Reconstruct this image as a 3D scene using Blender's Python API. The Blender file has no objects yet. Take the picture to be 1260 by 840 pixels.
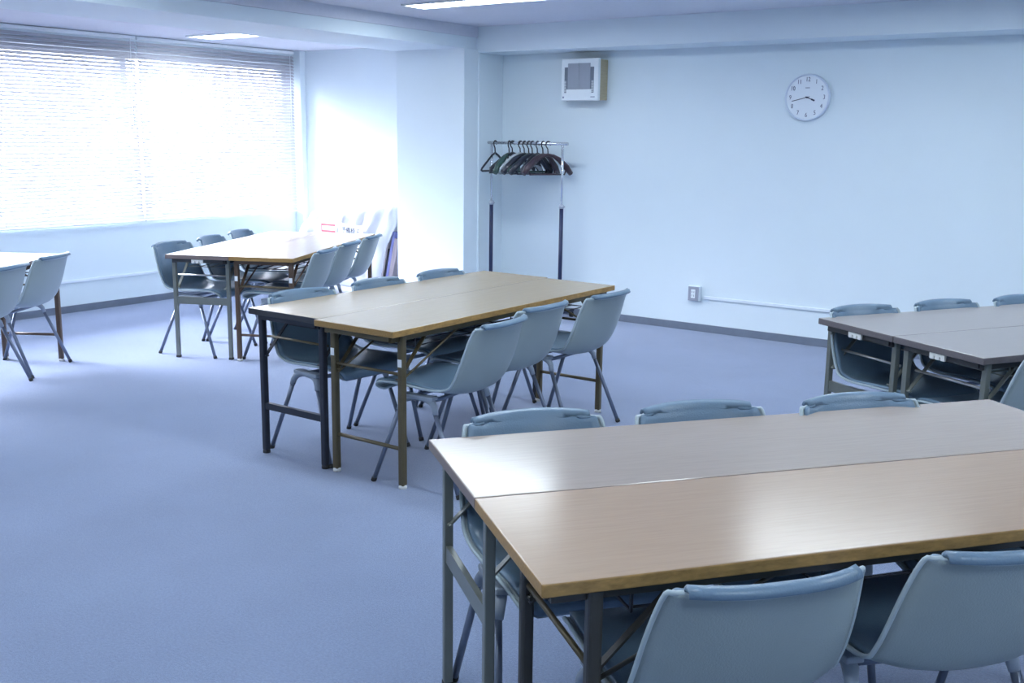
import bpy, bmesh, math, random
from mathutils import Vector, Matrix
random.seed(7)
PI = math.pi
scn = bpy.context.scene
COL = scn.collection

# ------------------------------------------------------------------ helpers
def build(name, bm, mats=None, parent=None, smooth=False):
    me = bpy.data.meshes.new(name)
    bm.normal_update()
    bm.to_mesh(me); bm.free()
    if mats is not None:
        for m in (mats if isinstance(mats, (list, tuple)) else [mats]):
            me.materials.append(m)
    if smooth:
        for p in me.polygons: p.use_smooth = True
    o = bpy.data.objects.new(name, me)
    COL.objects.link(o)
    if parent is not None: o.parent = parent
    return o

def tag(o, label, cat, group=None, kind=None):
    if label: o['label'] = label
    if cat: o['category'] = cat
    if group: o['group'] = group
    if kind: o['kind'] = kind
    return o

def empty(name, loc, rz=0.0):
    o = bpy.data.objects.new(name, None)
    o.empty_display_size = 0.1
    COL.objects.link(o)
    o.location = loc; o.rotation_euler = (0, 0, rz)
    return o

def struct(o):
    o['kind'] = 'structure'
    return o

def copy_tree(o, parent=None):
    c = o.copy(); COL.objects.link(c); c.parent = parent
    for ch in list(o.children):
        copy_tree(ch, c)
    return c

def box(bm, x0, x1, y0, y1, z0, z1, bev=0.0, mi=0, mat=None):
    v = [bm.verts.new((x, y, z)) for x in (x0, x1) for y in (y0, y1) for z in (z0, z1)]
    fs = []
    for a in ((0, 1, 3, 2), (4, 6, 7, 5), (0, 4, 5, 1), (2, 3, 7, 6), (0, 2, 6, 4), (1, 5, 7, 3)):
        f = bm.faces.new([v[i] for i in a]); f.material_index = mi; fs.append(f)
    if bev > 0:
        es = list({e for f in fs for e in f.edges})
        r = bmesh.ops.bevel(bm, geom=es, offset=bev, segments=2, affect='EDGES', profile=0.5)
        for f in r['faces']: f.material_index = mi
    if mat is not None:
        vs = {vv for f in fs if f.is_valid for vv in f.verts}
        if bev > 0: vs |= {vv for f in r['faces'] for vv in f.verts}
        bmesh.ops.transform(bm, matrix=mat, verts=list(vs))

def tube(bm, pts, rad, seg=10, cap=True, mi=0, flat=1.0, up=None):
    """sweep a circle (or an ellipse) along a list of points; rad number or list"""
    pts = [Vector(p) for p in pts]
    n = len(pts)
    rads = rad if isinstance(rad, (list, tuple)) else [rad] * n
    rings = []; ref = None
    for i, p in enumerate(pts):
        if i == 0: t = pts[1] - pts[0]
        elif i == n - 1: t = pts[-1] - pts[-2]
        else: t = (pts[i + 1] - p).normalized() + (p - pts[i - 1]).normalized()
        t.normalize()
        if ref is None:
            ref = Vector(up) if up else (Vector((0, 0, 1)) if abs(t.z) < .9 else Vector((1, 0, 0)))
        a = (ref - t * ref.dot(t)).normalized(); b = t.cross(a); ref = a
        rings.append([bm.verts.new(p + (a * math.cos(k * 2 * PI / seg) + b * flat * math.sin(k * 2 * PI / seg)) * rads[i]) for k in range(seg)])
    for i in range(n - 1):
        for k in range(seg):
            f = bm.faces.new((rings[i][k], rings[i][(k + 1) % seg], rings[i + 1][(k + 1) % seg], rings[i + 1][k]))
            f.smooth = True; f.material_index = mi
    if cap:
        f = bm.faces.new(list(reversed(rings[0]))); f.material_index = mi
        f = bm.faces.new(rings[-1]); f.material_index = mi

def bar(bm, p, q, w, h, up=(0, 0, 1), mi=0):
    """rectangular bar from p to q, width w (sideways), height h (along up)"""
    p = Vector(p); q = Vector(q); t = (q - p).normalized(); u = Vector(up)
    s = t.cross(u).normalized(); u = s.cross(t).normalized()
    vs = [bm.verts.new(c + s * a * w / 2 + u * b * h / 2) for c in (p, q) for a, b in ((-1, -1), (1, -1), (1, 1), (-1, 1))]
    for a in ((3, 2, 1, 0), (4, 5, 6, 7), (0, 1, 5, 4), (1, 2, 6, 5), (2, 3, 7, 6), (3, 0, 4, 7)):
        f = bm.faces.new([vs[i] for i in a]); f.material_index = mi

def lathe(bm, prof, seg=48, axis='z', mi=0, origin=(0, 0, 0)):
    """prof: list of (r, h). axis y: h runs along -y"""
    rings = []
    O = Vector(origin)
    for r, h in prof:
        ring = []
        for k in range(seg):
            a = 2 * PI * k / seg
            c, s = math.cos(a) * r, math.sin(a) * r
            ring.append(bm.verts.new(O + (Vector((c, s, h)) if axis == 'z' else Vector((c, -h, s)))))
        rings.append(ring)
    for i in range(len(rings) - 1):
        for k in range(seg):
            f = bm.faces.new((rings[i][k], rings[i][(k + 1) % seg], rings[i + 1][(k + 1) % seg], rings[i + 1][k]))
            f.smooth = True; f.material_index = mi
    for ring in (rings[0], rings[-1]):
        if (ring[0].co - ring[seg // 2].co).length > 1e-4:
            f = bm.faces.new(ring); f.material_index = mi
    bmesh.ops.recalc_face_normals(bm, faces=bm.faces)

def catmull(P, n):
    out = []
    m = len(P) - 1
    for i in range(n + 1):
        t = i / n * m; k = min(int(t), m - 1); f = t - k
        p0 = P[max(k - 1, 0)]; p1 = P[k]; p2 = P[k + 1]; p3 = P[min(k + 2, m)]
        out.append(tuple(0.5 * (2 * b + (c - a) * f + (2 * a - 5 * b + 4 * c - d) * f * f + (3 * b - a - 3 * c + d) * f ** 3)
                         for a, b, c, d in zip(p0, p1, p2, p3)))
    return out

# ------------------------------------------------------------------ materials
def mat(name, col, rough=.5, metal=0.0, noise=None, bump=None, spec=.5, coat=0, coords='Object'):
    """procedural principled material; noise=(scale, amount, stretch) varies the colour, bump=(scale,strength)"""
    m = bpy.data.materials.new(name); m.use_nodes = True
    nt = m.node_tree; N = nt.nodes; L = nt.links
    b = N['Principled BSDF']
    b.inputs['Base Color'].default_value = (*col, 1)
    b.inputs['Roughness'].default_value = rough
    b.inputs['Metallic'].default_value = metal
    b.inputs['Specular IOR Level'].default_value = spec
    b.inputs['Coat Weight'].default_value = coat
    tc = N.new('ShaderNodeTexCoord')
    if noise:
        sc, am, st = noise
        mp = N.new('ShaderNodeMapping'); mp.inputs['Scale'].default_value = st
        L.new(tc.outputs[coords], mp.inputs['Vector'])
        nz = N.new('ShaderNodeTexNoise'); nz.inputs['Scale'].default_value = sc
        nz.inputs['Detail'].default_value = 4; nz.inputs['Roughness'].default_value = .6
        L.new(mp.outputs[0], nz.inputs['Vector'])
        rp = N.new('ShaderNodeMapRange'); rp.inputs['From Min'].default_value = .25; rp.inputs['From Max'].default_value = .75
        rp.inputs['To Min'].default_value = 1 - am; rp.inputs['To Max'].default_value = 1 + am
        L.new(nz.outputs['Fac'], rp.inputs['Value'])
        mx = N.new('ShaderNodeVectorMath'); mx.operation = 'SCALE'
        mx.inputs[0].default_value = col
        L.new(rp.outputs[0], mx.inputs['Scale'])
        L.new(mx.outputs[0], b.inputs['Base Color'])
    if bump:
        nb = N.new('ShaderNodeTexNoise'); nb.inputs['Scale'].default_value = bump[0]; nb.inputs['Detail'].default_value = 3
        L.new(tc.outputs[coords], nb.inputs['Vector'])
        bp = N.new('ShaderNodeBump'); bp.inputs['Strength'].default_value = bump[1]; bp.inputs['Distance'].default_value = .004
        L.new(nb.outputs['Fac'], bp.inputs['Height']); L.new(bp.outputs[0], b.inputs['Normal'])
    return m

def emis(name, col, s):
    m = bpy.data.materials.new(name); m.use_nodes = True
    nt = m.node_tree; nt.nodes.remove(nt.nodes['Principled BSDF'])
    e = nt.nodes.new('ShaderNodeEmission'); e.inputs[0].default_value = (*col, 1); e.inputs[1].default_value = s
    nt.links.new(e.outputs[0], nt.nodes['Material Output'].inputs[0])
    return m

M = {}
M['wall'] = mat('wall_paint', (.74, .83, .885), .75, noise=(1.2, .02, (1, 1, 1)), bump=(160, .08))
M['ceiling'] = mat('ceiling_board', (.68, .70, .78), .8, noise=(30, .03, (1, 1, 1)), bump=(90, .1))
M['base'] = mat('baseboard_vinyl', (.16, .19, .25), .5, noise=(8, .12, (1, 1, 1)))
M['carpet'] = mat('carpet', (.225, .28, .425), .95, noise=(2.2, .07, (1, 1, 1)), bump=(320, .9), spec=.15)
def carpet_fine():
    m = M['carpet']; nt = m.node_tree; N = nt.nodes; L = nt.links
    b = N['Principled BSDF']; src = b.inputs['Base Color'].links[0].from_socket
    tc = [n for n in N if n.type == 'TEX_COORD'][0]
    nz = N.new('ShaderNodeTexNoise'); nz.inputs['Scale'].default_value = 130; nz.inputs['Detail'].default_value = 2
    L.new(tc.outputs['Object'], nz.inputs['Vector'])
    rp = N.new('ShaderNodeMapRange'); rp.inputs['From Min'].default_value = .3; rp.inputs['From Max'].default_value = .7
    rp.inputs['To Min'].default_value = .88; rp.inputs['To Max'].default_value = 1.12
    L.new(nz.outputs['Fac'], rp.inputs['Value'])
    mx = N.new('ShaderNodeVectorMath'); mx.operation = 'SCALE'
    L.new(src, mx.inputs[0]); L.new(rp.outputs[0], mx.inputs['Scale']); L.new(mx.outputs[0], b.inputs['Base Color'])
carpet_fine()
M['carpet'].node_tree.nodes['Principled BSDF'].inputs['Sheen Weight'].default_value = .35
M['carpet'].node_tree.nodes['Principled BSDF'].inputs['Sheen Roughness'].default_value = .4
def laminate(name, c1, rough=.3):
    m = mat(name, c1, rough, noise=(7, .06, (1.2, 26, 26)), spec=.5)
    return m
M['top_oak'] = laminate('table_laminate_oak', (.40, .285, .20), .21)
M['top_pale'] = laminate('table_laminate_pale', (.37, .305, .265), .17)
M['top_beige'] = laminate('table_laminate_beige', (.42, .335, .225), .25)
M['top_grey'] = laminate('table_laminate_grey', (.33, .30, .29), .28)
M['edge_oak'] = mat('table_edge_oak', (.35, .205, .065), .5, noise=(14, .35, (2, 30, 6)))
M['edge_dark'] = mat('table_edge_dark', (.13, .115, .12), .5, noise=(14, .2, (2, 30, 6)))
M['edge_black'] = mat('table_edge_black', (.04, .042, .05), .5, noise=(14, .2, (2, 30, 6)))
M['edge_brown'] = mat('table_edge_brown', (.20, .155, .14), .5, noise=(14, .2, (2, 30, 6)))
M['grey_steel'] = mat('grey_painted_steel', (.20, .215, .195), .35, .35, noise=(9, .08, (1, 1, 1)))
M['black_steel'] = mat('black_painted_steel', (.028, .032, .045), .4, .2, noise=(9, .1, (1, 1, 1)))
M['dark_steel'] = mat('dark_painted_steel', (.06, .058, .052), .38, .3, noise=(9, .1, (1, 1, 1)))
M['bronze_steel'] = mat('bronze_painted_steel', (.125, .10, .055), .4, .35, noise=(9, .12, (1, 1, 1)))
M['brown_steel'] = mat('brown_painted_steel', (.115, .075, .052), .4, .25, noise=(9, .12, (1, 1, 1)))
M['rod'] = mat('zinc_rod', (.52, .52, .50), .3, .7, noise=(9, .05, (1, 1, 1)))
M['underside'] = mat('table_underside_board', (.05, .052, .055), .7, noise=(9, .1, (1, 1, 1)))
M['sticker'] = mat('white_sticker', (.85, .88, .9), .5, noise=(9, .02, (1, 1, 1)))
M['foot_white'] = mat('white_plastic_foot', (.75, .75, .72), .5, noise=(9, .03, (1, 1, 1)))
M['foot_black'] = mat('black_rubber_foot', (.03, .03, .03), .7, noise=(9, .03, (1, 1, 1)))
M['shell'] = mat('chair_shell_plastic', (.30, .36, .37), .38, noise=(5, .05, (1, 1, 1)), bump=(260, .25))
M['rim'] = mat('chair_shell_edge_lit', (.40, .48, .52), .35, noise=(5, .05, (1, 1, 1)))  # light caught on the shell's lip, put into a paler base colour
M['pad'] = mat('chair_vinyl_pad', (.145, .225, .315), .32, noise=(6, .05, (1, 1, 1)), bump=(220, .2))
M['leg'] = mat('chair_leg_steel', (.16, .19, .26), .35, .4, noise=(9, .06, (1, 1, 1)))
M['bracket'] = mat('chair_bracket_plastic', (.30, .35, .42), .45, noise=(7, .05, (1, 1, 1)))
M['chrome'] = mat('chrome_tube', (.78, .80, .84), .18, .9, noise=(9, .03, (1, 1, 1)))
M['navy'] = mat('navy_tube', (.02, .028, .085), .4, .1, noise=(9, .06, (1, 1, 1)))
M['hanger_black'] = mat('black_hanger_plastic', (.018, .022, .035), .35, noise=(20, .1, (1, 1, 1)))
M['hanger_green'] = mat('dark_green_hanger_plastic', (.03, .07, .06), .35, noise=(20, .1, (1, 1, 1)))
M['hanger_brown'] = mat('dark_brown_hanger_plastic', (.05, .03, .04), .35, noise=(20, .1, (1, 1, 1)))
M['hanger_grey'] = mat('grey_hanger_plastic', (.38, .42, .46), .35, noise=(20, .05, (1, 1, 1)))
M['fan_white'] = mat('fan_white_plastic', (.82, .87, .9), .45, noise=(9, .02, (1, 1, 1)))
M['fan_tan'] = mat('fan_wood_box', (.50, .42, .27), .6, noise=(12, .12, (1, 1, 8)))
M['fan_dark'] = mat('fan_recess_grey', (.17, .20, .25), .6, noise=(9, .05, (1, 1, 1)))
M['fan_grille'] = mat('fan_grille_grey', (.42, .46, .54), .5, noise=(9, .04, (1, 1, 1)))
M['clock_rim'] = mat('clock_rim_white', (.68, .76, .88), .35, noise=(9, .02, (1, 1, 1)))
M['clock_face'] = mat('clock_face_white', (.80, .86, .93), .6, noise=(9, .01, (1, 1, 1)))
M['ink'] = mat('dark_ink', (.035, .045, .09), .6, noise=(9, .02, (1, 1, 1)))
M['ink_num'] = mat('numeral_ink', (.09, .11, .2), .6, noise=(9, .02, (1, 1, 1)))
M['ink_soft'] = mat('grey_ink', (.22, .25, .36), .6, noise=(9, .02, (1, 1, 1)))
M['red'] = mat('red_print', (.80, .17, .20), .6, noise=(9, .02, (1, 1, 1)))
M['paper'] = mat('white_paper', (.88, .88, .88), .8, noise=(9, .01, (1, 1, 1)))
M['outlet_grey'] = mat('outlet_plate_grey', (.33, .35, .42), .45, noise=(9, .03, (1, 1, 1)))
M['duct'] = mat('cable_duct_plastic', (.78, .85, .92), .5, noise=(9, .02, (1, 1, 1)))
M['alu'] = mat('window_aluminium', (.6, .62, .64), .4, .5, noise=(9, .03, (1, 1, 1)))
M['sheet'] = mat('white_plastic_sheet', (.84, .84, .87), .35, noise=(3, .03, (1, 1, 1)), bump=(14, .5))
M['panel_a'] = mat('board_edge_offwhite', (.58, .52, .53), .6, noise=(6, .05, (1, 1, 1)))
M['panel_b'] = mat('board_edge_black', (.02, .02, .025), .5, noise=(6, .05, (1, 1, 1)))
M['panel_c'] = mat('board_edge_blue', (.16, .18, .42), .5, noise=(6, .1, (1, 1, 1)))
M['panel_d'] = mat('board_edge_greybrown', (.24, .21, .24), .5, noise=(6, .25, (14, 1, 1)))
M['lamp'] = emis('fluorescent_diffuser', (.81, .92, 1.0), 15.5)

# blind slats: thin translucent metal/plastic
def slat_mat():
    m = bpy.data.materials.new('blind_slat'); m.use_nodes = True
    nt = m.node_tree; N = nt.nodes; L = nt.links
    b = N['Principled BSDF']; out = N['Material Output']
    b.inputs['Base Color'].default_value = (.52, .52, .57, 1); b.inputs['Roughness'].default_value = .5
    tr = N.new('ShaderNodeBsdfTranslucent'); tr.inputs[0].default_value = (.85, .86, .92, 1)
    tc = N.new('ShaderNodeTexCoord'); nz = N.new('ShaderNodeTexNoise'); nz.inputs['Scale'].default_value = 2
    L.new(tc.outputs['Object'], nz.inputs['Vector'])
    rp = N.new('ShaderNodeMapRange'); rp.inputs['To Min'].default_value = .025; rp.inputs['To Max'].default_value = .035
    L.new(nz.outputs['Fac'], rp.inputs['Value'])
    mx = N.new('ShaderNodeMixShader'); L.new(rp.outputs[0], mx.inputs[0])
    L.new(b.outputs[0], mx.inputs[1]); L.new(tr.outputs[0], mx.inputs[2]); L.new(mx.outputs[0], out.inputs[0])
    return m
M['slat'] = slat_mat()
def glass_mat():
    m = bpy.data.materials.new('window_glass'); m.use_nodes = True
    nt = m.node_tree; N = nt.nodes; L = nt.links
    N.remove(N['Principled BSDF'])
    t = N.new('ShaderNodeBsdfTransparent'); t.inputs[0].default_value = (.95, .98, 1, 1)
    g = N.new('ShaderNodeBsdfGlossy'); g.inputs['Roughness'].default_value = .02
    fr = N.new('ShaderNodeFresnel'); fr.inputs[0].default_value = 1.45
    mx = N.new('ShaderNodeMixShader'); L.new(fr.outputs[0], mx.inputs[0]); L.new(t.outputs[0], mx.inputs[1]); L.new(g.outputs[0], mx.inputs[2])
    L.new(mx.outputs[0], N['Material Output'].inputs[0])
    return m
M['glass'] = glass_mat()

# ------------------------------------------------------------------ room dimensions (metres)
XW = -7.97     # window wall
YW = 7.47      # clock wall
XR = 2.6       # right wall
YF = -2.6      # wall behind the camera
ZC = 2.37      # ceiling
ZB = 2.285     # ceiling of the window bay
WY0, WY1, WZ0, WZ1 = 1.9, 7.395, .715, 2.15

def sbox(name, x0, x1, y0, y1, z0, z1, m, bev=0):
    bm = bmesh.new(); box(bm, x0, x1, y0, y1, z0, z1, bev)
    return struct(build(name, bm, m))

sbox('floor', XW - .3, XR + .2, YF - .2, YW + .2, -.1, 0, M['carpet'])
bm = bmesh.new(); box(bm, -5.44, XR + .2, YF - .2, YW + .2, ZC, ZC + .15); box(bm, XW - .3, -5.44, YF - .2, YW + .2, ZB, ZB + .235)
struct(build('ceiling', bm, M['ceiling']))
sbox('wall_back', XW - .3, XR + .2, YW, YW + .2, 0, ZC, M['wall'])
sbox('wall_right', XR, XR + .2, YF, YW, 0, ZC, M['wall'])
sbox('wall_front', XW - .3, XR + .2, YF - .2, YF, 0, ZC, M['wall'])
bm = bmesh.new()
box(bm, XW - .2, XW, YF, YW, 0, WZ0); box(bm, XW - .2, XW, YF, YW, WZ1, ZC)
box(bm, XW - .2, XW, YF, WY0, WZ0, WZ1); box(bm, XW - .2, XW, WY1, YW, WZ0, WZ1)
struct(build('wall_left', bm, M['wall']))
# corner column, its small return, the two beams
sbox('trim_1', -6.18, -5.44, 6.93, YW, 0, 2.192, M['wall'], .004)      # column
sbox('trim_2', -6.20, -5.455, YF, YW, 2.19, ZC + .02, M['wall'], .003)  # beam along the window bay
bm = bmesh.new(); box(bm, -5.456, XR, 7.11, YW, 2.165, ZC + .01, .003)
struct(build('trim_3', bm, M['wall']))                               # beam above the clock wall
sbox('trim_4', -5.445, -5.425, 7.115, 7.14, 0, 2.17, M['wall'], .004)    # corner bead of the column
sbox('trim_5', XW, -7.86, 7.40, YW, 0, ZB, M['wall'], .003)             # boxed post beside the window
# baseboards
sbox('baseboard_back', -5.44, XR, YW - .012, YW, 0, .058, M['base'])
sbox('baseboard_bay', -7.86, -6.18, YW - .012, YW, 0, .058, M['base'])
sbox('baseboard_left', XW, XW + .012, YF, 7.40, 0, .058, M['base'])
bm = bmesh.new(); box(bm, -5.44, -5.428, 6.93, YW, 0, .058); box(bm, -6.18, -5.428, 6.918, 6.93, 0, .058); box(bm, -6.192, -6.18, 6.918, YW, 0, .058)
struct(build('baseboard_column', bm, M['base']))
sbox('baseboard_right', XR - .012, XR, YF, YW, 0, .058, M['base'])
sbox('baseboard_front', XW, XR, YF, YF + .012, 0, .058, M['base'])

# window behind the blinds
win = struct(empty('window_1', (XW - .14, (WY0 + WY1) / 2, WZ0)))
wyc = (WY0 + WY1) / 2
bm = bmesh.new()
h = WZ1 - WZ0; wl = (WY1 - WY0) / 2
box(bm, -.05, .05, -wl, wl, 0, .05); box(bm, -.05, .05, -wl, wl, h - .05, h)
for k in range(4):
    yy = -wl + (2 * wl - .06) * k / 3
    box(bm, -.05, .05, yy, yy + .06, 0, h)
build('window_frame', bm, M['alu'], win)
for k in range(3):
    y0 = -wl + (2 * wl - .06) * k / 3 + .06; y1 = -wl + (2 * wl - .06) * (k + 1) / 3
    bm = bmesh.new(); box(bm, -.003, .003, y0, y1, .05, h - .05)
    build('glass_pane', bm, M['glass'], win)
bm = bmesh.new(); box(bm, .05, .135, -wl, wl, 0, .012, .003)
build('window_sill', bm, M['wall'], win)

# venetian blinds
def blind(y0, y1, label):
    root = empty('venetian_blind', (XW + .024, (y0 + y1) / 2, WZ0))
    hw = (y1 - y0) / 2; H = 2.278 - WZ0
    bm = bmesh.new(); pitch = .0295; n = int((H - .045) / pitch)
    ang = math.radians(-48)
    for k in range(n):
        z = .030 + k * pitch
        prev = None
        for j in range(4):
            s = (j / 3 - .5) * .035
            cz = .0022 * (1 - (2 * j / 3 - 1) ** 2)
            x = s * math.cos(ang) - cz * math.sin(ang); zz = z + s * math.sin(ang) + cz * math.cos(ang)
            cur = [bm.verts.new((x, -hw, zz)), bm.verts.new((x, hw, zz))]
            if prev:
                f = bm.faces.new((prev[0], cur[0], cur[1], prev[1])); f.smooth = True
            prev = cur
    build('slats', bm, M['slat'], root)
    bm = bmesh.new(); box(bm, -.014, .014, -hw, hw, H - .028, H, .002)
    build('head_rail', bm, M['fan_white'], root)
    bm = bmesh.new(); box(bm, -.012, .012, -hw, hw, 0, .014, .003)
    build('bottom_rail', bm, M['fan_white'], root)
    m = int(2 * hw / .6)
    for k in range(m + 1):
        y = -hw + .08 + (2 * hw - .16) * k / m
        bm = bmesh.new()
        tube(bm, [(-.0165, y, .016), (.0165, y, .016), (.0165, y, H - .03), (-.0165, y, H - .03), (-.0165, y, .016)], .0009, 5)
        build('ladder_cord', bm, M['fan_white'], root)
    bm = bmesh.new(); tube(bm, [(.022, hw - .06, H - .02), (.024, hw - .06, H - .75)], .0035, 8)
    build('tilt_wand', bm, M['fan_white'], root)
    tag(root, label, 'blind', 'venetian blinds across the window')
blind(WY0 + .01, 5.60, 'wide white venetian blind covering the window part nearer the left edge of the photo')
blind(5.615, WY1 - .005, 'narrower white venetian blind beside the bay corner, behind the plastic covered pile')

# cable ducts on the walls
bm = bmesh.new(); box(bm, XW, XW + .014, YF, 7.39, .248, .272, .003)
tag(build('cable_duct', bm, M['duct']), 'long thin white cable duct low on the wall under the window', 'cable duct')
bm = bmesh.new(); box(bm, -3.478, .6, YW - .014, YW, .26, .284, .003)
tag(build('cable_duct', bm, M['duct']), 'thin white cable duct running right from the wall socket under the clock', 'cable duct')

# wall socket
so = empty('wall_outlet', (-3.545, YW, .238))
bm = bmesh.new(); box(bm, -.05, .05, -.035, 0, 0, .12, .004); build('outlet_box', bm, M['duct'], so)
bm = bmesh.new(); box(bm, -.044, .044, -.041, -.034, .004, .116, .003); build('cover_plate', bm, M['outlet_grey'], so)
bm = bmesh.new(); box(bm, -.018, .018, -.045, -.040, .026, .094, .002)
box(bm, -.010, -.007, -.0458, -.0449, .066, .082, 0, 1); box(bm, .007, .010, -.0458, -.0449, .066, .082, 0, 1)
box(bm, -.010, -.007, -.0458, -.0449, .038, .054, 0, 1); box(bm, .007, .010, -.0458, -.0449, .038, .054, 0, 1)
build('socket_insert', bm, [M['fan_white'], M['ink']], so)
tag(so, 'surface mounted power socket with grey plate low on the wall below the clock', 'socket')

# ------------------------------------------------------------------ text helper
def text_mesh(name, s, size, m, parent, loc, rot, extrude=.0006, sx=1.0):
    cu = bpy.data.curves.new(name, 'FONT'); cu.body = s; cu.size = size
    cu.align_x = 'CENTER'; cu.align_y = 'CENTER'; cu.extrude = extrude
    cu.resolution_u = 3
    tmp = bpy.data.objects.new(name + '_tmp', cu); COL.objects.link(tmp)
    bpy.context.view_layer.update()
    dg = bpy.context.evaluated_depsgraph_get()
    me = bpy.data.meshes.new_from_object(tmp.evaluated_get(dg))
    bpy.data.objects.remove(tmp)
    me.materials.clear(); me.materials.append(m)
    o = bpy.data.objects.new(name, me); COL.objects.link(o); o.parent = parent
    o.location = loc; o.rotation_euler = rot; o.scale = (sx, 1, 1)
    return o

# ------------------------------------------------------------------ wall clock
ck = empty('wall_clock', (-2.735, YW, 1.789))
R = .165
bm = bmesh.new()
lathe(bm, [(R - .006, 0), (R, .006), (R, .030), (R - .004, .039), (R - .009, .040), (R - .013, .034), (R - .014, .030)], 64, 'y')
build('rim', bm, M['clock_rim'], ck)
bm = bmesh.new(); lathe(bm, [(R - .013, .026), (R - .013, .0305)], 64, 'y'); build('clock_face', bm, M['clock_face'], ck)
face = ck.children[1]
for n in range(1, 13):
    a = math.radians(90 - 30 * n); rr = .124
    text_mesh('numeral', str(n), .044, M['ink_num'], face, (math.cos(a) * rr, -.0315, math.sin(a) * rr), (PI / 2, 0, 0), sx=.8)
bm = bmesh.new(); box(bm, -.016, .016, -.0316, -.0306, .064, .069); build('logo_bar', bm, M['ink_soft'], face)
def hand(name, deg, L, w, tail):
    a = math.radians(90 - deg)
    bm = bmesh.new(); d = Vector((math.cos(a), 0, math.sin(a)))
    bar(bm, Vector((0, -.035 - (.002 if L > .08 else 0), 0)) - d * tail, Vector((0, -.035 - (.002 if L > .08 else 0), 0)) + d * L, w, .0015, up=(0, -1, 0))
    if L < .08:
        q = Vector((0, -.035, 0)) + d * L * .78
        bar(bm, q - d * .014, q + d * .012, w * 2.0, .0018, up=(0, -1, 0))
    return build(name, bm, M['ink'], ck)
hand('hour_hand', 112, .062, .0055, .012)
hand('minute_hand', 256.5, .112, .0045, .02)
bm = bmesh.new(); lathe(bm, [(.006, .030), (.006, .040), (.003, .041)], 16, 'y'); build('centre_cap', bm, M['ink'], ck)
tag(ck, 'round white wall clock with dark numerals reading about 3:43', 'clock')

# ------------------------------------------------------------------ ventilation fan
fan = empty('ventilation_fan', (-4.575, YW, 1.777))
D = .15
bm = bmesh.new(); box(bm, -.150, .175, -D + .03, 0, .006, .322, .006); build('housing', bm, M['fan_tan'], fan)
bm = bmesh.new(); box(bm, -.17, .178, -D - .004, -D + .034, 0, .33, .008)
fp = build('front_cover', bm, M['fan_white'], fan)
bm = bmesh.new(); box(bm, -.138, .138, -D - .0065, -D - .0035, .062, .262, .001); build('side_recess', bm, M['fan_dark'], fan)
bm = bmesh.new(); box(bm, -.118, .118, -D - .008, -D - .005, .050, .090, .001); build('lower_panel', bm, M['fan_white'], fan)
bm = bmesh.new()
box(bm, -.105, .105, -D - .009, -D - .006, .092, .292, .001)
for k in range(26):
    z = .097 + k * .0075
    bar(bm, (-.103, -D - .012, z), (.103, -D - .012, z), .004, .003, up=(0, 0, 1))
box(bm, -.002, .002, -D - .016, -D - .008, .092, .292)
build('grille', bm, M['fan_grille'], fan)
for sx in (-1, 1):
    bm = bmesh.new()
    for k in range(10):
        z = .07 + k * .009
        box(bm, sx * .128 - .009, sx * .128 + .009, -D - .009, -D - .006, z, z + .004)
    build('side_louvre', bm, M['fan_white'], fan)
bm = bmesh.new(); box(bm, .11, .150, -D - .0052, -D - .0038, .026, .032); build('printed_mark', bm, M['ink_soft'], fan)
bm = bmesh.new(); box(bm, -.155, -.14, -D - .0052, -D - .0038, .02, .034); build('printed_mark', bm, M['ink_soft'], fan)
bm = bmesh.new()
tube(bm, [(-.16, -.06, .12), (-.185, -.055, .11), (-.205, -.05, .07), (-.198, -.05, .02), (-.175, -.05, .0), (-.168, -.05, .05)], .0032, 6)
build('cord', bm, M['fan_grille'], fan)
tag(fan, 'square white ventilation fan in a tan box high on the wall above the coat rack', 'fan')

# ------------------------------------------------------------------ ceiling lights
def ceiling_light(x, y, z, lx, ly, label, first=[None]):
    root = empty('ceiling_light', (x, y, z))
    bm = bmesh.new(); e = .02; hx, hy = lx / 2, ly / 2
    box(bm, -hx - e, hx + e, -hy - e, -hy, -.012, .0); box(bm, -hx - e, hx + e, hy, hy + e, -.012, .0)
    box(bm, -hx - e, -hx, -hy, hy, -.012, .0); box(bm, hx, hx + e, -hy, hy, -.012, .0)
    build('light_frame', bm, M['fan_white'], root)
    bm = bmesh.new(); box(bm, -hx, hx, -hy, hy, -.008, -.001)
    build('diffuser', bm, M['lamp'], root)
    tag(root, label, 'ceiling light', None)
    return root
ceiling_light(-4.35, 5.755, ZC, 1.22, .20, 'lit fluorescent ceiling light at the top edge of the photo above the coat rack corner')
ceiling_light(-7.22, 5.96, ZB, .62, .24, 'small lit ceiling light in the low bay ceiling above the window blinds')
G = 'other ceiling lights of the room'
for (x, y) in ((-1.7, 5.755), (.9, 5.755), (-4.35, 3.3), (-1.7, 3.3), (.9, 3.3), (-4.35, .8), (-1.7, .8), (.9, .8)):
    r = ceiling_light(x, y, ZC, 1.22, .20, 'fluorescent ceiling light of the main room, above the picture frame'); r['group'] = G
for (x, y) in ((-7.22, 3.4), (-7.22, .8)):
    r = ceiling_light(x, y, ZB, .62, .24, 'small ceiling light further along the window bay, above the picture frame'); r['group'] = 'other lights of the window bay'

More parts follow.
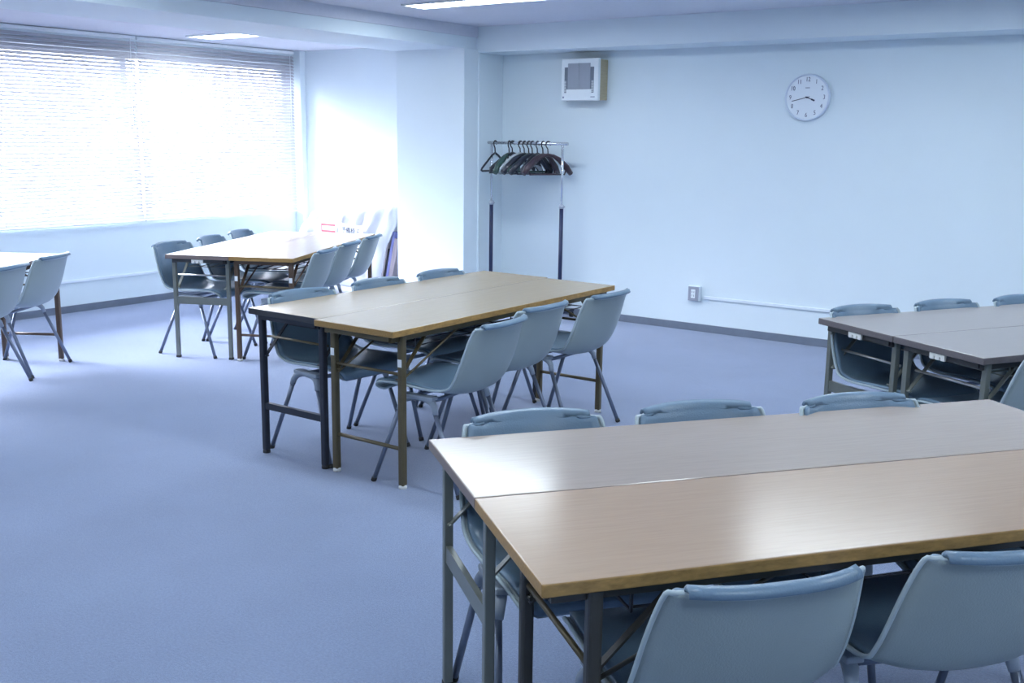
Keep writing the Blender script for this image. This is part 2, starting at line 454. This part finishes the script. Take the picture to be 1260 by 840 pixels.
# ------------------------------------------------------------------ folding tables
def make_table(x, y, r, depth, top, edge, kind, label, du=0.0, v0=0.0, L=1.8, gap=.0012, catches=False, legmat=None, inset=.05, sticker=True):
    """origin at the front left end of the pair; local x along the table, local y across"""
    e = Vector((-math.sin(r), math.cos(r), 0)); n = Vector((-math.cos(r), -math.sin(r), 0))
    o = Vector((x, y, 0)) + e * du + n * v0
    t = empty('folding_table', o, r + PI / 2)
    H = .70; T = .028
    bm = bmesh.new(); box(bm, 0, L, gap, depth - gap, H - T, H, .0035, 0)
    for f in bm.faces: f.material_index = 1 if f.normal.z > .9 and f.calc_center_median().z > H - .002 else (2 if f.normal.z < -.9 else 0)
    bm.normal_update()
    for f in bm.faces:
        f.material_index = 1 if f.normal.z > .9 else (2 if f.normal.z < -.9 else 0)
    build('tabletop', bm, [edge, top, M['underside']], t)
    # steel rails and board stiffener under the top
    bm = bmesh.new()
    for yy in (.045, depth - .045):
        bar(bm, (.03, yy, H - T - .014), (L - .03, yy, H - T - .014), .02, .028)
    for xx in (.03, L / 2, L - .03):
        bar(bm, (xx, .045, H - T - .012), (xx, depth - .045, H - T - .012), .02, .022)
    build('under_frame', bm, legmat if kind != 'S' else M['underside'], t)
    # wire shelf
    bm = bmesh.new(); zs = .60
    for k in range(5):
        yy = .07 + (depth - .14) * k / 4
        tube(bm, [(.2, yy, zs), (L - .2, yy, zs)], .0032, 6)
    for xx in (.2, .62, L / 2, L - .62, L - .2):
        tube(bm, [(xx, .055, H - T - .004), (xx, .055, zs), (xx, depth - .055, zs), (xx, depth - .055, H - T - .004)], .0042, 6)
    build('wire_shelf', bm, M['black_steel'] if kind != 'S' else M['grey_steel'], t)
    for side in (0, 1):
        X = lambda u: u if side == 0 else L - u
        lx = X(inset)
        for yy in (.034, depth - .034):
            bm = bmesh.new()
            if kind == 'S':
                box(bm, lx - .0125, lx + .0125, yy - .0125, yy + .0125, .012, H - T - .001, .003)
            else:
                w = .015
                box(bm, lx - w, lx + w, yy - w, yy + w, .012, H - T - .001, .007)
            lg = build('leg', bm, legmat, t)
            bm = bmesh.new()
            if kind == 'S': box(bm, lx - .014, lx + .014, yy - .014, yy + .014, 0, .016, .003)
            else:
                lathe(bm, [(.018, 0), (.018, .010), (.014, .018)], 14, 'z', 0, (lx, yy, 0))
            build('foot_cap', bm, M['foot_white'] if kind == 'D' else M['foot_black'], lg)
            if kind == 'D' and side == 0 and sticker:
                bm = bmesh.new(); box(bm, lx - .0163, lx - .0145, yy - .0105, yy + .0105, .535, .568)
                build('sticker', bm, M['sticker'], lg)
        a, b = .034, depth - .034
        bm = bmesh.new()
        if kind == 'S':
            bar(bm, (lx, a, .39), (lx, b, .39), .016, .048)
        elif kind == 'B':
            bar(bm, (lx, a, .232), (lx, b, .232), .022, .03)
        else:
            tube(bm, [(lx, a, .175), (lx, b, .175)], .009, 8)
        build('stretcher', bm, legmat, t)
        bm = bmesh.new(); xr = X(inset + .05)
        if kind == 'D': tube(bm, [(lx, a, .50), (lx, b, .50)], .007, 8)
        else: tube(bm, [(xr, a + .02, .555), (xr, b, .555)], .006, 8)
        build('cross_rod', bm, M['rod'] if kind == 'S' else M['bronze_steel'], t)
        # folding braces with hook
        for yy in (a + .018, b - .018):
            bm = bmesh.new()
            bar(bm, (lx, yy, .475), (X(inset + .19), yy, .665), .005, .018, up=(0, 1, 0))
            tube(bm, [(lx, yy - .016, .475), (lx, yy + .016, .475)], .005, 8)
            if kind == 'D':
                tube(bm, [(lx, yy, .46), (X(inset + .42), yy, .655)], .0055, 6)
            build('folding_brace', bm, M['grey_steel'] if kind == 'S' else legmat, t)
        if catches:
            bm = bmesh.new(); yc = depth * .5
            for q in range(3):
                box(bm, X(.011) - .006, X(.011) + .006, yc - .040 + q * .028, yc - .017 + q * .028, H - T - .026, H - T - .001, .003)
            box(bm, X(.011) - .005, X(.011) + .005, yc - .040, yc + .039, H - T - .012, H - T - .001)
            build('latch', bm, M['foot_white'], t)
    tag(t, label, 'table', None)
    t['label'] = label
    return t
TB = dict(A=(-.969, 1.467, -.6563), M=(-2.8213, 3.1324, -.0014), W=(-5.0246, 4.6289, .4529), R=(-.7737, 4.135, -.5406), L=(-5.39, 2.288, .54))
TD = dict(A=.4755, M=.4615, W=.443, R=.469, L=.45)
st = M['grey_steel']
make_table(*TB['A'], TD['A'], M['top_oak'], M['edge_oak'], 'D', 'nearest folding table, oak top with oak edge, lower right of the photo', legmat=M['dark_steel'], inset=.115, sticker=False)
make_table(*TB['A'], TD['A'], M['top_pale'], M['edge_brown'], 'S', 'folding table with dull brown edge, pushed behind the nearest oak edged table', v0=TD['A'], legmat=st, inset=.045)
make_table(*TB['M'], TD['M'], M['top_beige'], M['edge_oak'], 'D', 'oak edged folding table on bronze legs in the middle of the room', legmat=M['bronze_steel'], inset=.09)
make_table(*TB['M'], TD['M'], M['top_beige'], M['edge_black'], 'B', 'dark edged folding table on black legs in the middle of the room', v0=TD['M'], du=.03, legmat=M['black_steel'], inset=.055)
make_table(*TB['W'], TD['W'], M['top_oak'], M['edge_oak'], 'D', 'oak edged folding table on brown legs by the window bay', legmat=M['brown_steel'], inset=.05)
make_table(*TB['W'], TD['W'], M['top_oak'], M['edge_brown'], 'S', 'folding table on square grey legs closest to the window corner', v0=TD['W'], legmat=st, inset=.065, catches=True)
make_table(*TB['R'], TD['R'], M['top_grey'], M['edge_dark'], 'S', 'grey topped folding table in front of its twin at the right edge below the clock', legmat=st, inset=.055, catches=True)
make_table(*TB['R'], TD['R'], M['top_grey'], M['edge_dark'], 'S', 'grey topped folding table nearest the clock wall at the right', v0=TD['R'], legmat=st, inset=.055, catches=True)
make_table(*TB['L'], TD['L'], M['top_oak'], M['edge_brown'], 'D', 'folding table with brown legs cut by the left edge of the photo', legmat=M['brown_steel'], inset=.06, sticker=False)

# ------------------------------------------------------------------ chairs
PROF = [  # y, z, half width, edge curl
    (.226, .398, .150, .000), (.238, .414, .183, .002), (.226, .429, .200, .006), (.180, .436, .209, .012), (.060, .428, .217, .020),
    (-.060, .413, .222, .030), (-.140, .411, .224, .040), (-.195, .428, .225, .048), (-.230, .470, .224, .052), (-.256, .525, .222, .053),
    (-.281, .585, .217, .056), (-.303, .640, .209, .059), (-.318, .676, .201, .060), (-.325, .688, .193, .058), (-.329, .697, .174, .050)]
def shell_surface(rows, cols, smax=1.0, off=0.0, t0=0.0, t1=1.0, extra=None, wscale=1.0):
    P = catmull(PROF, 200)
    sel = [P[int(round((t0 + (t1 - t0) * i / rows) * 200))] for i in range(rows + 1)]
    pts = []
    for i, (y, z, w, c) in enumerate(sel):
        a = sel[max(i - 1, 0)]; b = sel[min(i + 1, rows)]
        ty, tz = b[0] - a[0], b[1] - a[1]; l = math.hypot(ty, tz) or 1
        ny, nz = tz / l, -ty / l        # towards the sitter
        row = []
        for j in range(cols + 1):
            s = (2 * j / cols - 1) * smax
            s2 = math.sin(s * PI / 2 * .92) / math.sin(PI / 2 * .92) if False else s
            k = c * abs(s2) ** 2.4 + off
            arch = .019 * (1 - (s * .95) ** 2) * max(0, min(1, (z - .56) / .13))
            row.append((s2 * w * wscale, y + ny * k, z + nz * k + arch))
        pts.append(row)
    if extra:
        pts += [[(x, yy, zz) for (x, yy, zz) in row] for row in extra(pts)]
    return pts
def grid(bm, pts):
    V = [[bm.verts.new(p) for p in row] for row in pts]
    for i in range(len(V) - 1):
        for j in range(len(V[0]) - 1):
            f = bm.faces.new((V[i][j], V[i][j + 1], V[i + 1][j + 1], V[i + 1][j])); f.smooth = True
    return V
def make_chair():
    root = empty('shell_chair', (0, 0, 0))
    # moulded shell with a rolled rim
    bm = bmesh.new(); pts = shell_surface(34, 20); grid(bm, pts)
    sh = build('shell', bm, M['shell'], root, True)
    so_ = sh.modifiers.new('thick', 'SOLIDIFY'); so_.thickness = .006; so_.offset = 0
    # rim along the border of the shell
    loop = [Vector(p) for p in pts[0]] + [Vector(r[-1]) for r in pts[1:]] + [Vector(p) for p in reversed(pts[-1][:-1])] + [Vector(r[0]) for r in reversed(pts[1:-1])]
    loop.append(loop[0])
    bm = bmesh.new(); tube(bm, loop, .0055, 8, cap=False)
    build('rim', bm, M['rim'], sh, True)
    # upholstered pad that rolls over the crest
    def crest(p):
        out = []
        for dy, dz in ((-.004, .010), (-.014, .015), (-.024, .010), (-.027, .000)):
            out.append([(x * (1 - .02), y + dy, z + dz) for (x, y, z) in p[-1]])
        return out
    bm = bmesh.new()
    pp = shell_surface(34, 18, .94, .009, .03, .97)
    # widen and square the crest so that only its corners show the shell
    base = pp[-1]
    pp = pp[:-1]
    cr = []
    for dy, dz in ((0, 0), (-.003, .012), (-.012, .019), (-.022, .015), (-.026, .004)):
        cr.append([(x * (1 - .25 * dz), y + dy, z + dz - .010 * (abs(x) / .18) ** 3) for (x, y, z) in base])
    pp += cr
    grid(bm, pp)
    pad = build('cushion', bm, M['pad'], root, True)
    so_ = pad.modifiers.new('thick', 'SOLIDIFY'); so_.thickness = .012; so_.offset = 0
    # brackets under the seat, one on each side, and the legs
    for sx in (-1, 1):
        bm = bmesh.new()
        P = [(sx * .208, -.085, .335), (sx * .203, -.078, .362), (sx * .196, -.062, .382), (sx * .19, -.03, .393), (sx * .188, .0, .395),
             (sx * .19, .05, .393), (sx * .196, .082, .382), (sx * .203, .098, .362), (sx * .208, .106, .335)]
        tube(bm, P, [.0145, .0165, .019, .020, .020, .020, .019, .0165, .0145], 10, flat=.75)
        box(bm, sx * .19 - .022, sx * .19 + .022, -.07, .10, .392, .409, .004)
        build('bracket', bm, M['bracket'], root)
        for (tp, ft) in (((sx * .2065, .102, .345), (sx * .237, .226, .0)), ((sx * .2065, -.081, .345), (sx * .237, -.226, .0))):
            tp = Vector(tp); ft = Vector(ft); d = (ft - tp)
            bm = bmesh.new(); tube(bm, [tp, tp + d * .97], .0105, 10)
            lg = build('leg', bm, M['leg'], root)
            bm = bmesh.new(); tube(bm, [tp + d * .95, Vector((ft.x, ft.y, .0005))], .0125, 10)
            build('foot_cap', bm, M['foot_black'], lg)
    bm = bmesh.new()
    for yy in (-.05, .07):
        tube(bm, [(-.188, yy, .388), (-.1, yy, .384), (.1, yy, .384), (.188, yy, .388)], .010, 8)
    build('seat_support', bm, M['leg'], root)
    return root
proto = make_chair(); used = [False]
def chair(tb, u, v, row, delta, label, group):
    x, y, r = TB[tb]
    e = Vector((-math.sin(r), math.cos(r), 0)); n = Vector((-math.cos(r), -math.sin(r), 0))
    p = Vector((x, y, 0)) + e * u + n * v
    c = proto if not used[0] else copy_tree(proto)
    used[0] = True
    c.location = p; c.rotation_euler = (0, 0, r + PI / 2 + (PI if row == 'b' else 0) + delta)
    tag(c, label, 'chair', group)
F, B = 'f', 'b'
gM = 'blue shell chairs around the middle tables'
gA = 'blue shell chairs around the nearest tables'
gW = 'blue shell chairs around the tables by the window bay'
gR = 'blue shell chairs around the tables below the clock'
gL = 'blue shell chairs at the left edge table'
chair('M', .345, .0, F, .087, 'blue shell chair in full view at the near end of the oak edged middle table', gM)
chair('M', .83, .10, F, 0, 'middle one of three blue shell chairs on the right side of the middle tables', gM)
chair('M', 1.36, .065, F, 0, 'blue shell chair on the right side of the middle tables, farthest toward the clock wall', gM)
chair('M', .358, .674, B, -.112, 'blue shell chair tucked under the black legged middle table at its near end', gM)
chair('M', .92, .66, B, .0, 'second blue shell chair behind the middle tables, only its crest above the top', gM)
chair('M', 1.42, .645, B, .0, 'blue shell chair behind the middle tables standing before the white column', gM)
chair('A', .385, .15, F, 0, 'closest blue shell chair seen from behind at the bottom centre right', gA)
chair('A', .935, .155, F, -.03, 'blue shell chair seen from behind at the bottom right corner', gA)
chair('A', .305, .715, B, 0, 'blue shell chair behind the nearest tables, its seat visible between their grey legs', gA)
chair('A', .80, .69, B, 0, 'middle blue shell chair of three behind the nearest tables, only its crest showing', gA)
chair('A', 1.31, .66, B, 0, 'blue shell chair behind the nearest tables closest to their far end', gA)
chair('W', .335, .18, F, .0, 'nearest of three blue shell chairs on the right side of the window bay tables', gW)
chair('W', .84, .18, F, 0, 'middle of three blue shell chairs on the right side of the window bay tables', gW)
chair('W', 1.342, .17, F, .02, 'farthest of three blue shell chairs on the right side of the window bay tables', gW)
chair('W', .345, .77, B, -.19, 'blue shell chair pulled askew at the near left corner of the window bay tables', gW)
chair('W', .86, .69, B, 0, 'second blue shell chair on the window side of the window bay tables', gW)
chair('W', 1.362, .68, B, 0, 'third blue shell chair on the window side, farthest from the room', gW)
chair('R', .262, .66, B, 0, 'blue shell chair tucked behind the near end of the tables below the clock', gR)
chair('R', .765, .66, B, 0, 'second blue shell chair between the clock wall and the tables below the clock', gR)
chair('R', 1.265, .65, B, 0, 'blue shell chair crest cut by the right edge of the photo below the clock wall', gR)
chair('R', .27, .15, F, 0, 'blue shell chair at the right edge of the photo behind the nearest tables', gR)
chair('L', 1.47, .18, F, 0, 'blue shell chair at the far end of the left edge table, seen from behind', gL)
chair('L', .93, .15, F, 0, 'blue shell chair cut by the left edge of the photo', gL)

# ------------------------------------------------------------------ coat rack and hangers
RY = 7.19
rk = empty('coat_rack', (-5.0, RY, 0))
zt = 1.435
xl, xr_ = -.345, .365
for s, xx in ((-1, xl), (1, xr_)):
    bm = bmesh.new(); tube(bm, [(xx, 0, .05), (xx, 0, .93)], .0165, 14); build('lower_post', bm, M['navy'], rk)
    bm = bmesh.new(); tube(bm, [(xx, 0, .93), (xx, 0, zt - .01)], .0105, 12); p_ = build('upper_post', bm, M['chrome'], rk)
    bm = bmesh.new(); tube(bm, [(xx, 0, .918), (xx, 0, .95)], .021, 14); tube(bm, [(xx, 0, .934), (xx + .035, -.01, .934)], .008, 8)
    build('clamp_collar', bm, M['fan_grille'], rk)
    bm = bmesh.new(); tube(bm, [(xx, -.21, .055), (xx, .21, .055)], .0155, 12); build('foot_bar', bm, M['navy'], rk)
    for yy in (-.19, .19):
        bm = bmesh.new(); tube(bm, [(xx - .011, yy, .022), (xx + .011, yy, .022)], .0215, 16); tube(bm, [(xx, yy, .02), (xx, yy, .055)], .006, 8)
        build('caster', bm, M['foot_black'], rk)
bm = bmesh.new(); tube(bm, [(xl, 0, .055), (xr_, 0, .055)], .012, 10); build('bottom_bar', bm, M['navy'], rk)
bm = bmesh.new(); tube(bm, [(xl - .04, 0, zt), (xr_ + .05, 0, zt)], .0125, 14); build('hanging_rail', bm, M['chrome'], rk)
tag(rk, 'narrow garment rack with chrome rail and navy lower posts by the wall', 'coat rack')

def hook_pts(zr, r=.021):
    # loops over the rail whose centre is at local (0,0,0); hanger body below
    P = []
    for k in range(9):
        a = math.radians(-35 + k * 27.5)
        P.append((math.cos(a) * r, 0, math.sin(a) * r))
    P += [(-r * .9, 0, -.018), (-.004, 0, -.04), (0, 0, zr)]
    return P
def make_hanger(style, m):
    root = empty('coat_hanger', (0, 0, 0))
    bm = bmesh.new(); tube(bm, hook_pts(-.085), .0052, 8); build('hook', bm, M['hanger_black'], root)
    bm = bmesh.new()
    if style == 'slim':
        P = [(0, 0, -.08), (-.05, 0, -.103), (-.195, 0, -.205), (-.205, 0, -.22), (-.19, 0, -.228), (.19, 0, -.228), (.205, 0, -.22), (.195, 0, -.205), (.05, 0, -.103), (0, 0, -.08)]
        tube(bm, P, .0085, 8)
        build('frame', bm, m, root)
    elif style == 'wide':
        P = [(-.215, .02, -.240), (-.17, .012, -.188), (-.10, .002, -.125), (-.045, 0, -.095), (0, 0, -.086), (.045, 0, -.095), (.10, .002, -.125), (.17, .012, -.188), (.215, .02, -.240)]
        tube(bm, P, [.022, .030, .024, .016, .014, .016, .024, .030, .022], 10, flat=.9, up=(0, 1, 0))
        build('shoulder', bm, m, root)
        bm = bmesh.new(); tube(bm, [(-.17, .012, -.20), (-.15, .005, -.245), (.15, .005, -.245), (.17, .012, -.20)], .007, 8)
        build('trouser_bar', bm, m, root)
    else:   # flat with an opening
        P = [(0, 0, -.08), (-.07, 0, -.105), (-.19, 0, -.205), (-.20, 0, -.24), (.20, 0, -.24), (.19, 0, -.205), (.07, 0, -.105), (0, 0, -.08)]
        tube(bm, P, [.012, .015, .018, .010, .010, .018, .015, .012], 8, flat=1.2)
        build('frame', bm, m, root)
        bm = bmesh.new(); tube(bm, [(-.045, 0, -.10), (-.025, 0, -.165), (.025, 0, -.165), (.045, 0, -.10)], .009, 8)
        build('strap_loop', bm, m, root)
    return root
hang = [  # x on rail, style, material, rotation, label
    (-5.31, 'slim', 'hanger_black', 1.62, 'slim black hanger alone at the left end of the garment rail'),
    (-5.165, 'wide', 'hanger_green', 1.72, 'dark green broad hanger second from the left on the rail'),
    (-5.13, 'loop', 'hanger_black', 1.0, 'black hanger with an open loop turned toward the room'),
    (-5.05, 'loop', 'hanger_grey', 1.12, 'pale grey hanger among the dark ones on the rail'),
    (-5.01, 'wide', 'hanger_black', 1.35, 'black broad shouldered hanger just right of the pale grey one'),
    (-4.965, 'slim', 'hanger_green', 1.2, 'slim dark green hanger in the middle of the bunch'),
    (-4.93, 'wide', 'hanger_black', 1.3, 'black broad hanger in the middle of the bunch on the rail'),
    (-4.88, 'loop', 'hanger_black', 1.5, 'black flat hanger third from the right on the rail'),
    (-4.825, 'wide', 'hanger_brown', 1.45, 'dark brown broad hanger second from the right on the rail'),
    (-4.775, 'wide', 'hanger_brown', .98, 'dark brown broad hanger reaching past the right post'),
]
for x, sty, mm, rz, lab in hang:
    h_ = make_hanger(sty, M[mm])
    h_.location = (x, RY, zt - .0033)
    h_.rotation_euler = (0, 0, rz)
    tag(h_, lab, 'hanger', 'coat hangers on the garment rail')

# ------------------------------------------------------------------ covered pile in the bay corner
# boards leaning against the left side of the column
def lean_board(xb, w, hgt, m, y0, y1, label, lean):
    bm = bmesh.new()
    box(bm, 0, w, y0, y1, 0, hgt, .003)
    o = build('leaning_board', bm, m)
    o.location = (xb, 0, 0.0)
    o.rotation_euler = (0, lean, 0)
    tag(o, label, 'board', 'boards leaning by the column')
lean = math.radians(13)
lean_board(-6.510, .055, .64, M['panel_a'], 6.965, 7.43, 'off white board leaning toward the column, next to the plastic sheet', lean)
lean_board(-6.447, .022, .50, M['panel_b'], 6.975, 7.43, 'thin black board leaning between the off white board and the blue one', lean)
lean_board(-6.419, .030, .66, M['panel_c'], 6.970, 7.43, 'blue board leaning toward the column', lean)
lean_board(-6.383, .050, .60, M['panel_d'], 6.965, 7.43, 'grey brown ribbed board leaning nearest the column', lean)

def cover():
    sec = [(-7.50, .0), (-7.50, .25), (-7.47, .50), (-7.40, .64), (-7.29, .74), (-7.10, .815), (-6.9, .835), (-6.7, .845), (-6.5, .862), (-6.34, .878), (-6.235, .872), (-6.235, .80), (-6.31, .56), (-6.41, .28), (-6.50, .0)]
    sec = catmull(sec, 60)
    bm = bmesh.new()
    cx, cz = -6.93, .38
    def fold(x, z, y):
        a = x - .24 * z        # folds slant like the boards
        return .017 * math.sin(a * 34 + 2 * math.sin(z * 5)) * (.4 + .6 * min(1, abs(z - .2) * 2)) + .012 * math.sin(a * 71 + z * 9) + .01 * math.sin(z * 23 + a * 8)
    rows = []
    ys = [7.45, 7.3, 7.15, 7.04, 6.985, 6.955]
    for y in ys:
        f = 0 if y > 6.97 else 1
        rows.append([(x + (.012 * math.sin(i * .9 + y * 20)), y, max(.003, z + (.010 * math.sin(i * 1.3 + y * 14) if .05 < z else 0))) for i, (x, z) in enumerate(sec)])
    for k in range(1, 15):      # front face shrinking to the centre
        s = 1 - k / 15 * .985
        row = []
        for i, (x, z) in enumerate(sec):
            X = cx + (x - cx) * s; Z = max(.003, cz + (z - cz) * s) if z > .004 else max(.003, cz * (1 - s) + .003)
            row.append((X, 6.945 - (1 - s) * .03 + fold(X, Z, 0) * min(1, k / 3), Z))
        rows.append(row)
    V = [[bm.verts.new(p) for p in row] for row in rows]
    for i in range(len(V) - 1):
        for j in range(len(sec) - 1):
            f = bm.faces.new((V[i][j], V[i][j + 1], V[i + 1][j + 1], V[i + 1][j])); f.smooth = True
        f = bm.faces.new((V[i][-1], V[i][0], V[i + 1][0], V[i + 1][-1])); f.smooth = True
    bm.faces.new(V[-1])
    bmesh.ops.recalc_face_normals(bm, faces=bm.faces)
    o = build('plastic_sheet', bm, M['sheet'], None, False)
    for p in o.data.polygons: p.use_smooth = True
    tag(o, 'white plastic sheet draped over a pile in the bay corner beside the column', 'sheet')
cover()
# notices taped to the sheet
n1 = empty('paper_notice', (-6.965, 6.885, .60))
bm = bmesh.new(); box(bm, -.14, .075, 0, .002, -.02, .10); build('paper', bm, M['paper'], n1)
bm = bmesh.new(); box(bm, -.11, .065, -.0012, -.0002, .058, .074); box(bm, -.11, .065, -.0012, -.0002, -.002, .016); box(bm, -.118, -.106, -.0012, -.0002, .0, .074)
build('red_frame', bm, M['red'], n1)
tag(n1, 'white notice with a red frame taped on the plastic sheet', 'notice')
n2 = empty('paper_notice', (-6.71, 6.885, .60))
bm = bmesh.new(); box(bm, -.15, .15, 0, .002, -.035, .085); build('paper', bm, M['paper'], n2)
text_mesh('writing', '予備椅子', .058, M['ink'], n2, (0, -.0012, .025), (PI / 2, 0, 0))
n2.rotation_euler = (0, .05, 0)
tag(n2, 'white notice with black writing taped on the plastic sheet', 'notice')

# ------------------------------------------------------------------ light
w = bpy.data.worlds.new('World'); scn.world = w; w.use_nodes = True
nt = w.node_tree; N = nt.nodes; Lk = nt.links
bg = N['Background']; bg.inputs[0].default_value = (.90, .90, 1.0, 1); bg.inputs[1].default_value = 9.0
tc = N.new('ShaderNodeTexCoord')
nrm = N.new('ShaderNodeVectorMath'); nrm.operation = 'NORMALIZE'; Lk.new(tc.outputs['Generated'], nrm.inputs[0])
def glow(d, lo, po_, amount, prev):
    dt = N.new('ShaderNodeVectorMath'); dt.operation = 'DOT_PRODUCT'; Lk.new(nrm.outputs[0], dt.inputs[0])
    dt.inputs[1].default_value = Vector(d).normalized()
    mr = N.new('ShaderNodeMapRange'); mr.inputs['From Min'].default_value = lo; mr.inputs['From Max'].default_value = 1.0
    Lk.new(dt.outputs['Value'], mr.inputs['Value'])
    pw = N.new('ShaderNodeMath'); pw.operation = 'POWER'; pw.inputs[1].default_value = po_; Lk.new(mr.outputs[0], pw.inputs[0])
    ma = N.new('ShaderNodeMath'); ma.operation = 'MULTIPLY_ADD'; ma.inputs[1].default_value = amount
    Lk.new(pw.outputs[0], ma.inputs[0])
    if prev is None: ma.inputs[2].default_value = SKY
    else: Lk.new(prev, ma.inputs[2])
    return ma.outputs[0]
SKY = 1.5
g1 = glow((-7.97, 6.05, .40), .93, 1.5, 16, None)          # bright hazy patch of sky behind the blinds
g2 = glow((-.75, -.32, .62), .80, 2.0, 78, g1)          # hazy high sun
Lk.new(g2, bg.inputs[1])
pl = bpy.data.lights.new('window_portal', 'AREA'); pl.shape = 'RECTANGLE'; pl.size = h; pl.size_y = 2 * wl
pl.cycles.is_portal = True
po = bpy.data.objects.new('window_portal', pl); COL.objects.link(po)
po.location = (XW - .21, wyc, WZ0 + h / 2); po.rotation_euler = (0, -PI / 2, 0)
po.rotation_euler = (0, PI * 1.5, 0)

# ------------------------------------------------------------------ camera
f_px, pitch, roll, yaw, Hc = 1285.294, .1940, .0134, .6179, 1.4905
cd = bpy.data.cameras.new('camera'); cam = bpy.data.objects.new('camera', cd); COL.objects.link(cam)
cd.sensor_fit = 'HORIZONTAL'; cd.sensor_width = 36; cd.lens = f_px / 1260 * 36; cd.clip_start = .05
cy, sy = math.cos(yaw), math.sin(yaw)
fw = Vector((-sy, cy, 0)); rt = Vector((cy, sy, 0)); up = Vector((0, 0, 1))
Fv = fw * math.cos(pitch) - up * math.sin(pitch); U = up * math.cos(pitch) + fw * math.sin(pitch)
R2 = rt * math.cos(roll) + U * math.sin(roll); U2 = U * math.cos(roll) - rt * math.sin(roll)
mw = Matrix((R2, U2, -Fv)).transposed().to_4x4(); mw.translation = Vector((0, 0, Hc))
cam.matrix_world = mw
scn.camera = cam
scn.view_settings.view_transform = 'Standard'; scn.view_settings.look = 'None'
scn.view_settings.gamma = 1; scn.view_settings.use_curve_mapping = False
scn.view_settings.exposure = 1.27
